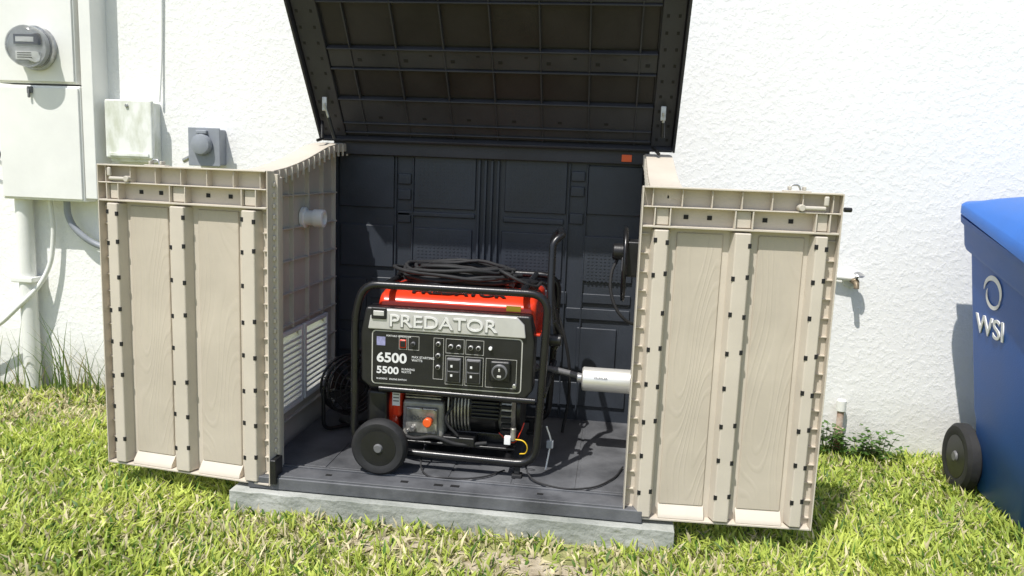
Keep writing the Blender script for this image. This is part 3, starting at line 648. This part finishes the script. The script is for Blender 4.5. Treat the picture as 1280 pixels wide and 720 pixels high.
boxes('meter_lcd',[(-2.640,-2.560,3.265,3.2675,1.638,1.658)],M['silver'],me_,0.001)
boxes('meter_plate',[(-2.645,-2.555,3.272,3.2765,1.568,1.602)],M['label'],me_,0)
boxes('meter_print',[(-2.638,-2.575,3.2708,3.2718,1.575+0.009*k,1.578+0.009*k) for k in range(3)],M['slot'],me_,0)
tube('wall_conduit',[(-2.765,3.40,0.0),(-2.765,3.40,0.95)],0.038,M['paint'],me_,res=6)
boxes('conduit_strap',[(-2.82,-2.71,3.355,3.452,0.55,0.575)],M['paint'],me_,0.004)
hc=empty('utility_cable')
tube('white_cable',[(-2.63,3.40,0.95),(-2.63,3.41,0.77),(-2.67,3.40,0.59),(-2.79,3.355,0.43),(-2.95,3.36,0.31),(-3.2,3.34,0.24),(-3.6,3.36,0.2)],0.011,M['paint'],hc,smoothc=True)
tube('black_cable',[(-2.545,3.40,0.95),(-2.535,3.40,0.86),(-2.48,3.40,0.79),(-2.40,3.41,0.74),(-2.2,3.42,0.70)],0.015,M['gbox'],hc,smoothc=True)
tube('loop_cable',[(-2.95,3.41,1.20),(-2.88,3.38,1.19),(-2.86,3.38,1.14),(-2.95,3.41,1.10)],0.005,M['black'],hc,smoothc=True)
tube('drop_wire',[(-2.06,3.44,2.9),(-2.065,3.44,1.9),(-2.075,3.44,1.6),(-2.085,3.43,1.41)],0.005,M['paint'],hc,smoothc=True)
tb=empty('telecom_box')
boxes('box_body',[(-2.305,-2.09,3.385,3.452,1.135,1.405)],M['weather'],tb,0.008)
boxes('box_lid',[(-2.312,-2.083,3.362,3.387,1.150,1.412)],M['weather'],tb,0.008)
boxes('box_lip',[(-2.29,-2.10,3.356,3.363,1.16,1.175)],M['weather'],tb,0.002)
cyl('box_screw',(-2.20,3.362,1.385),(-2.20,3.355,1.385),0.008,M['steel'],tb,12)
ob=empty('outlet_box')
boxes('box_body',[(-1.905,-1.775,3.375,3.452,1.135,1.295)],M['gbox'],ob,0.006)
boxes('box_flange',[(-1.915,-1.765,3.369,3.376,1.130,1.300)],M['gbox'],ob,0.003)
lathe('round_cover',[(0,0),(0.046,0),(0.048,0.01),(0.042,0.03),(0.02,0.036),(0,0.036)],(-1.845,3.369,1.225),(0,-1,0),M['gbox'],ob)
boxes('cover_hinge',[(-1.87,-1.82,3.352,3.37,1.272,1.288)],M['gbox'],ob,0.003)
tube('box_nipple',[(-1.92,3.41,1.17),(-1.965,3.42,1.15)],0.012,M['steel'],ob)
fa=empty('hose_bib')
cyl('wall_flange',(1.0,3.452,0.765),(1.0,3.44,0.765),0.035,M['paint'],fa)
tube('supply_stub',[(0.93,3.425,0.775),(1.02,3.42,0.772)],0.013,M['paint'],fa)
cyl('valve_body',(1.005,3.44,0.765),(1.005,3.385,0.760),0.014,M['brass'],fa,16)
tube('spout',[(1.005,3.395,0.762),(1.005,3.375,0.752),(1.005,3.37,0.735)],0.011,M['brass'],fa,fil=0.01)
tube('handle_stem',[(1.005,3.40,0.765),(1.015,3.39,0.79)],0.005,M['steel'],fa)
lathe('handwheel',[(0,0),(0.018,0),(0.022,0.004),(0.018,0.008),(0,0.008)],(1.015,3.388,0.788),(0.2,-0.4,1),M['steel'],fa,16)
wp=empty('water_pipe')
tube('riser',[(1.005,3.41,-0.02),(1.005,3.41,0.22)],0.014,M['rustpipe'],wp)
cyl('riser_cap',(1.005,3.41,0.20),(1.005,3.41,0.250),0.020,M['paint'],wp,20)
cyl('riser_coupling',(1.005,3.41,0.09),(1.005,3.41,0.13),0.019,M['rustpipe'],wp,20)
# ------------------------------------------------------------------ bin
bn=empty('wheelie_bin')
def rr(xa,xb,ya,yb,z,r,n=6):
    return [(p[0],p[1],z) for p in rrect(xa,xb,ya,yb,r,n)]
def loft(name,rings,m,parent):
    V=[];F=[];n=len(rings[0])
    for q in rings: V+=q
    for i in range(len(rings)-1):
        for k in range(n): F.append((i*n+k,i*n+(k+1)%n,(i+1)*n+(k+1)%n,(i+1)*n+k))
    F.append(tuple(range(n))); F.append(tuple(range((len(rings)-1)*n,len(rings)*n)))
    return meshobj(name,V,F,m,parent,True)
def slope(z,y,k=0.26): return z+(0.045-k*(3.19-y))
rings=[]
for (z,t_,o) in [(0.02,0,-0.01),(0.035,0.015,0),(0.30,0.286,0),(0.34,0.327,0.004),(0.60,0.592,0.004),(0.895,0.893,0.004),(0.90,0.898,0.018),(0.915,0.913,0.022),(0.985,0.985,0.022),(0.995,0.995,0.030),(1.018,1.018,0.030),(1.021,1.021,0.0)]:
    xa=1.425-0.095*t_-o; xb=1.905+0.085*t_+o; ya=2.700-0.20*t_-o; yb=3.10+0.09*t_+o
    q=rr(xa,xb,ya,yb,z,0.055)
    if z>0.85:
        q2=[]
        for x,y,zz in q:
            zn=slope(zz,y); dz=(zz-zn)/0.98
            q2.append((x+(0.095*dz if x<1.66 else -0.085*dz),y,zn))
        q=q2
    rings.append(q)
loft('bin_body',rings,M['blue'],bn)
rings=[]
for (z,o,kk) in [(1.024,0.036,0.26),(1.030,0.046,0.26),(1.058,0.046,0.26),(1.066,0.038,0.24),(1.075,0.0,0.15),(1.09,-0.05,0.12),(1.105,-0.12,0.10)]:
    q=rr(1.335-o,1.99+o,2.49-o,3.19+o*0.6,z,0.06)
    rings.append([(x,y,slope(zz,y,kk)) for x,y,zz in q])
loft('bin_lid',rings,M['blue2'],bn)
tube('lid_hinge',[(1.33,3.235,1.085),(2.0,3.235,1.085)],0.016,M['blue2'],bn)
boxes('hinge_lug',[(1.345,1.385,3.19,3.25,0.98,1.09),(1.94,1.98,3.19,3.25,0.98,1.09)],M['blue'],bn,0.008)
wheel(bn,(1.392,3.14,0.13),0.13,0.055,(1,0,0),6,-1)
wheel(bn,(1.94,3.14,0.13),0.13,0.055,(1,0,0),6,1)
tube('bin_axle',[(1.37,3.14,0.13),(1.96,3.14,0.13)],0.012,M['steel'],bn)
lean=math.atan2(0.095,0.98)
def side_x(z): return 1.425-0.095*((z-0.02)/0.98)-0.004
t1=text('bin_letters','WSI',(0,0,0),0.10,M['label'],bn,ext=0.002,sx=1.0,bold=0.001)
t1.matrix_local=Matrix.Translation((side_x(0.64)-0.003,3.08,0.64))@Matrix.Rotation(R(-90),4,'Z')@Matrix.Rotation(R(90)+lean,4,'X')@Matrix.Scale(1.25,4,(1,0,0))
def ribbon(name,a0,a1,rad,wmax,zc,yc):
    V=[];F=[]
    A_=np.linspace(R(a0),R(a1),28)
    for i,a in enumerate(A_):
        w=wmax*math.sin(math.pi*(i+0.6)/(len(A_)+0.2))**0.7
        for rr_ in (rad-w/2,rad+w/2):
            z=zc+rr_*math.sin(a)*0.95; V.append((side_x(z)-0.0035,yc-rr_*math.cos(a)*1.15,z))
        if i: k=2*i; F.append((k-2,k-1,k+1,k))
    meshobj(name,V,F,M['label'],bn)
ribbon('bin_swoosh',-40,175,0.055,0.020,0.80,2.96); ribbon('bin_swoosh_2',150,350,0.045,0.016,0.79,2.95)

# ------------------------------------------------------------------ light, world, camera
E=R(61); A=R(-27)
s=Vector((math.cos(E)*math.sin(A),-math.cos(E)*math.cos(A),math.sin(E)))
L=bpy.data.lights.new('sun','SUN'); L.energy=5.0; L.angle=R(0.5); L.color=(1,0.97,0.92)
so=bpy.data.objects.new('sun',L); link(so); so.rotation_euler=s.to_track_quat('Z','Y').to_euler()
wd=bpy.data.worlds.new('World'); scene.world=wd; wd.use_nodes=True
nt=wd.node_tree; bg=nt.nodes['Background']; sk=nt.nodes.new('ShaderNodeTexSky'); sk.sky_type='NISHITA'; sk.sun_disc=False
sk.sun_elevation=E; sk.sun_rotation=math.pi-A; sk.air_density=1.0; sk.dust_density=1.5
nt.links.new(sk.outputs[0],bg.inputs[0]); bg.inputs[1].default_value=0.15
scene.view_settings.view_transform='Standard'; scene.view_settings.look='None'; scene.view_settings.exposure=0
cam=bpy.data.cameras.new('camera'); co=bpy.data.objects.new('camera',cam); link(co)
psi,th,ro=R(7.2),R(8.6),R(2.2)
fw=Vector((-math.sin(psi)*math.cos(th),math.cos(psi)*math.cos(th),-math.sin(th)))
r0=Vector((math.cos(psi),math.sin(psi),0)); u0=r0.cross(fw)
cr=r0*math.cos(ro)+u0*math.sin(ro); cu=u0*math.cos(ro)-r0*math.sin(ro)
co.matrix_world=Matrix(((cr.x,cu.x,-fw.x,0),(cr.y,cu.y,-fw.y,0),(cr.z,cu.z,-fw.z,1.17),(0,0,0,1)))
cam.sensor_width=36; cam.lens=984/1280*36; cam.clip_end=500; cam.clip_start=0.05
scene.camera=co
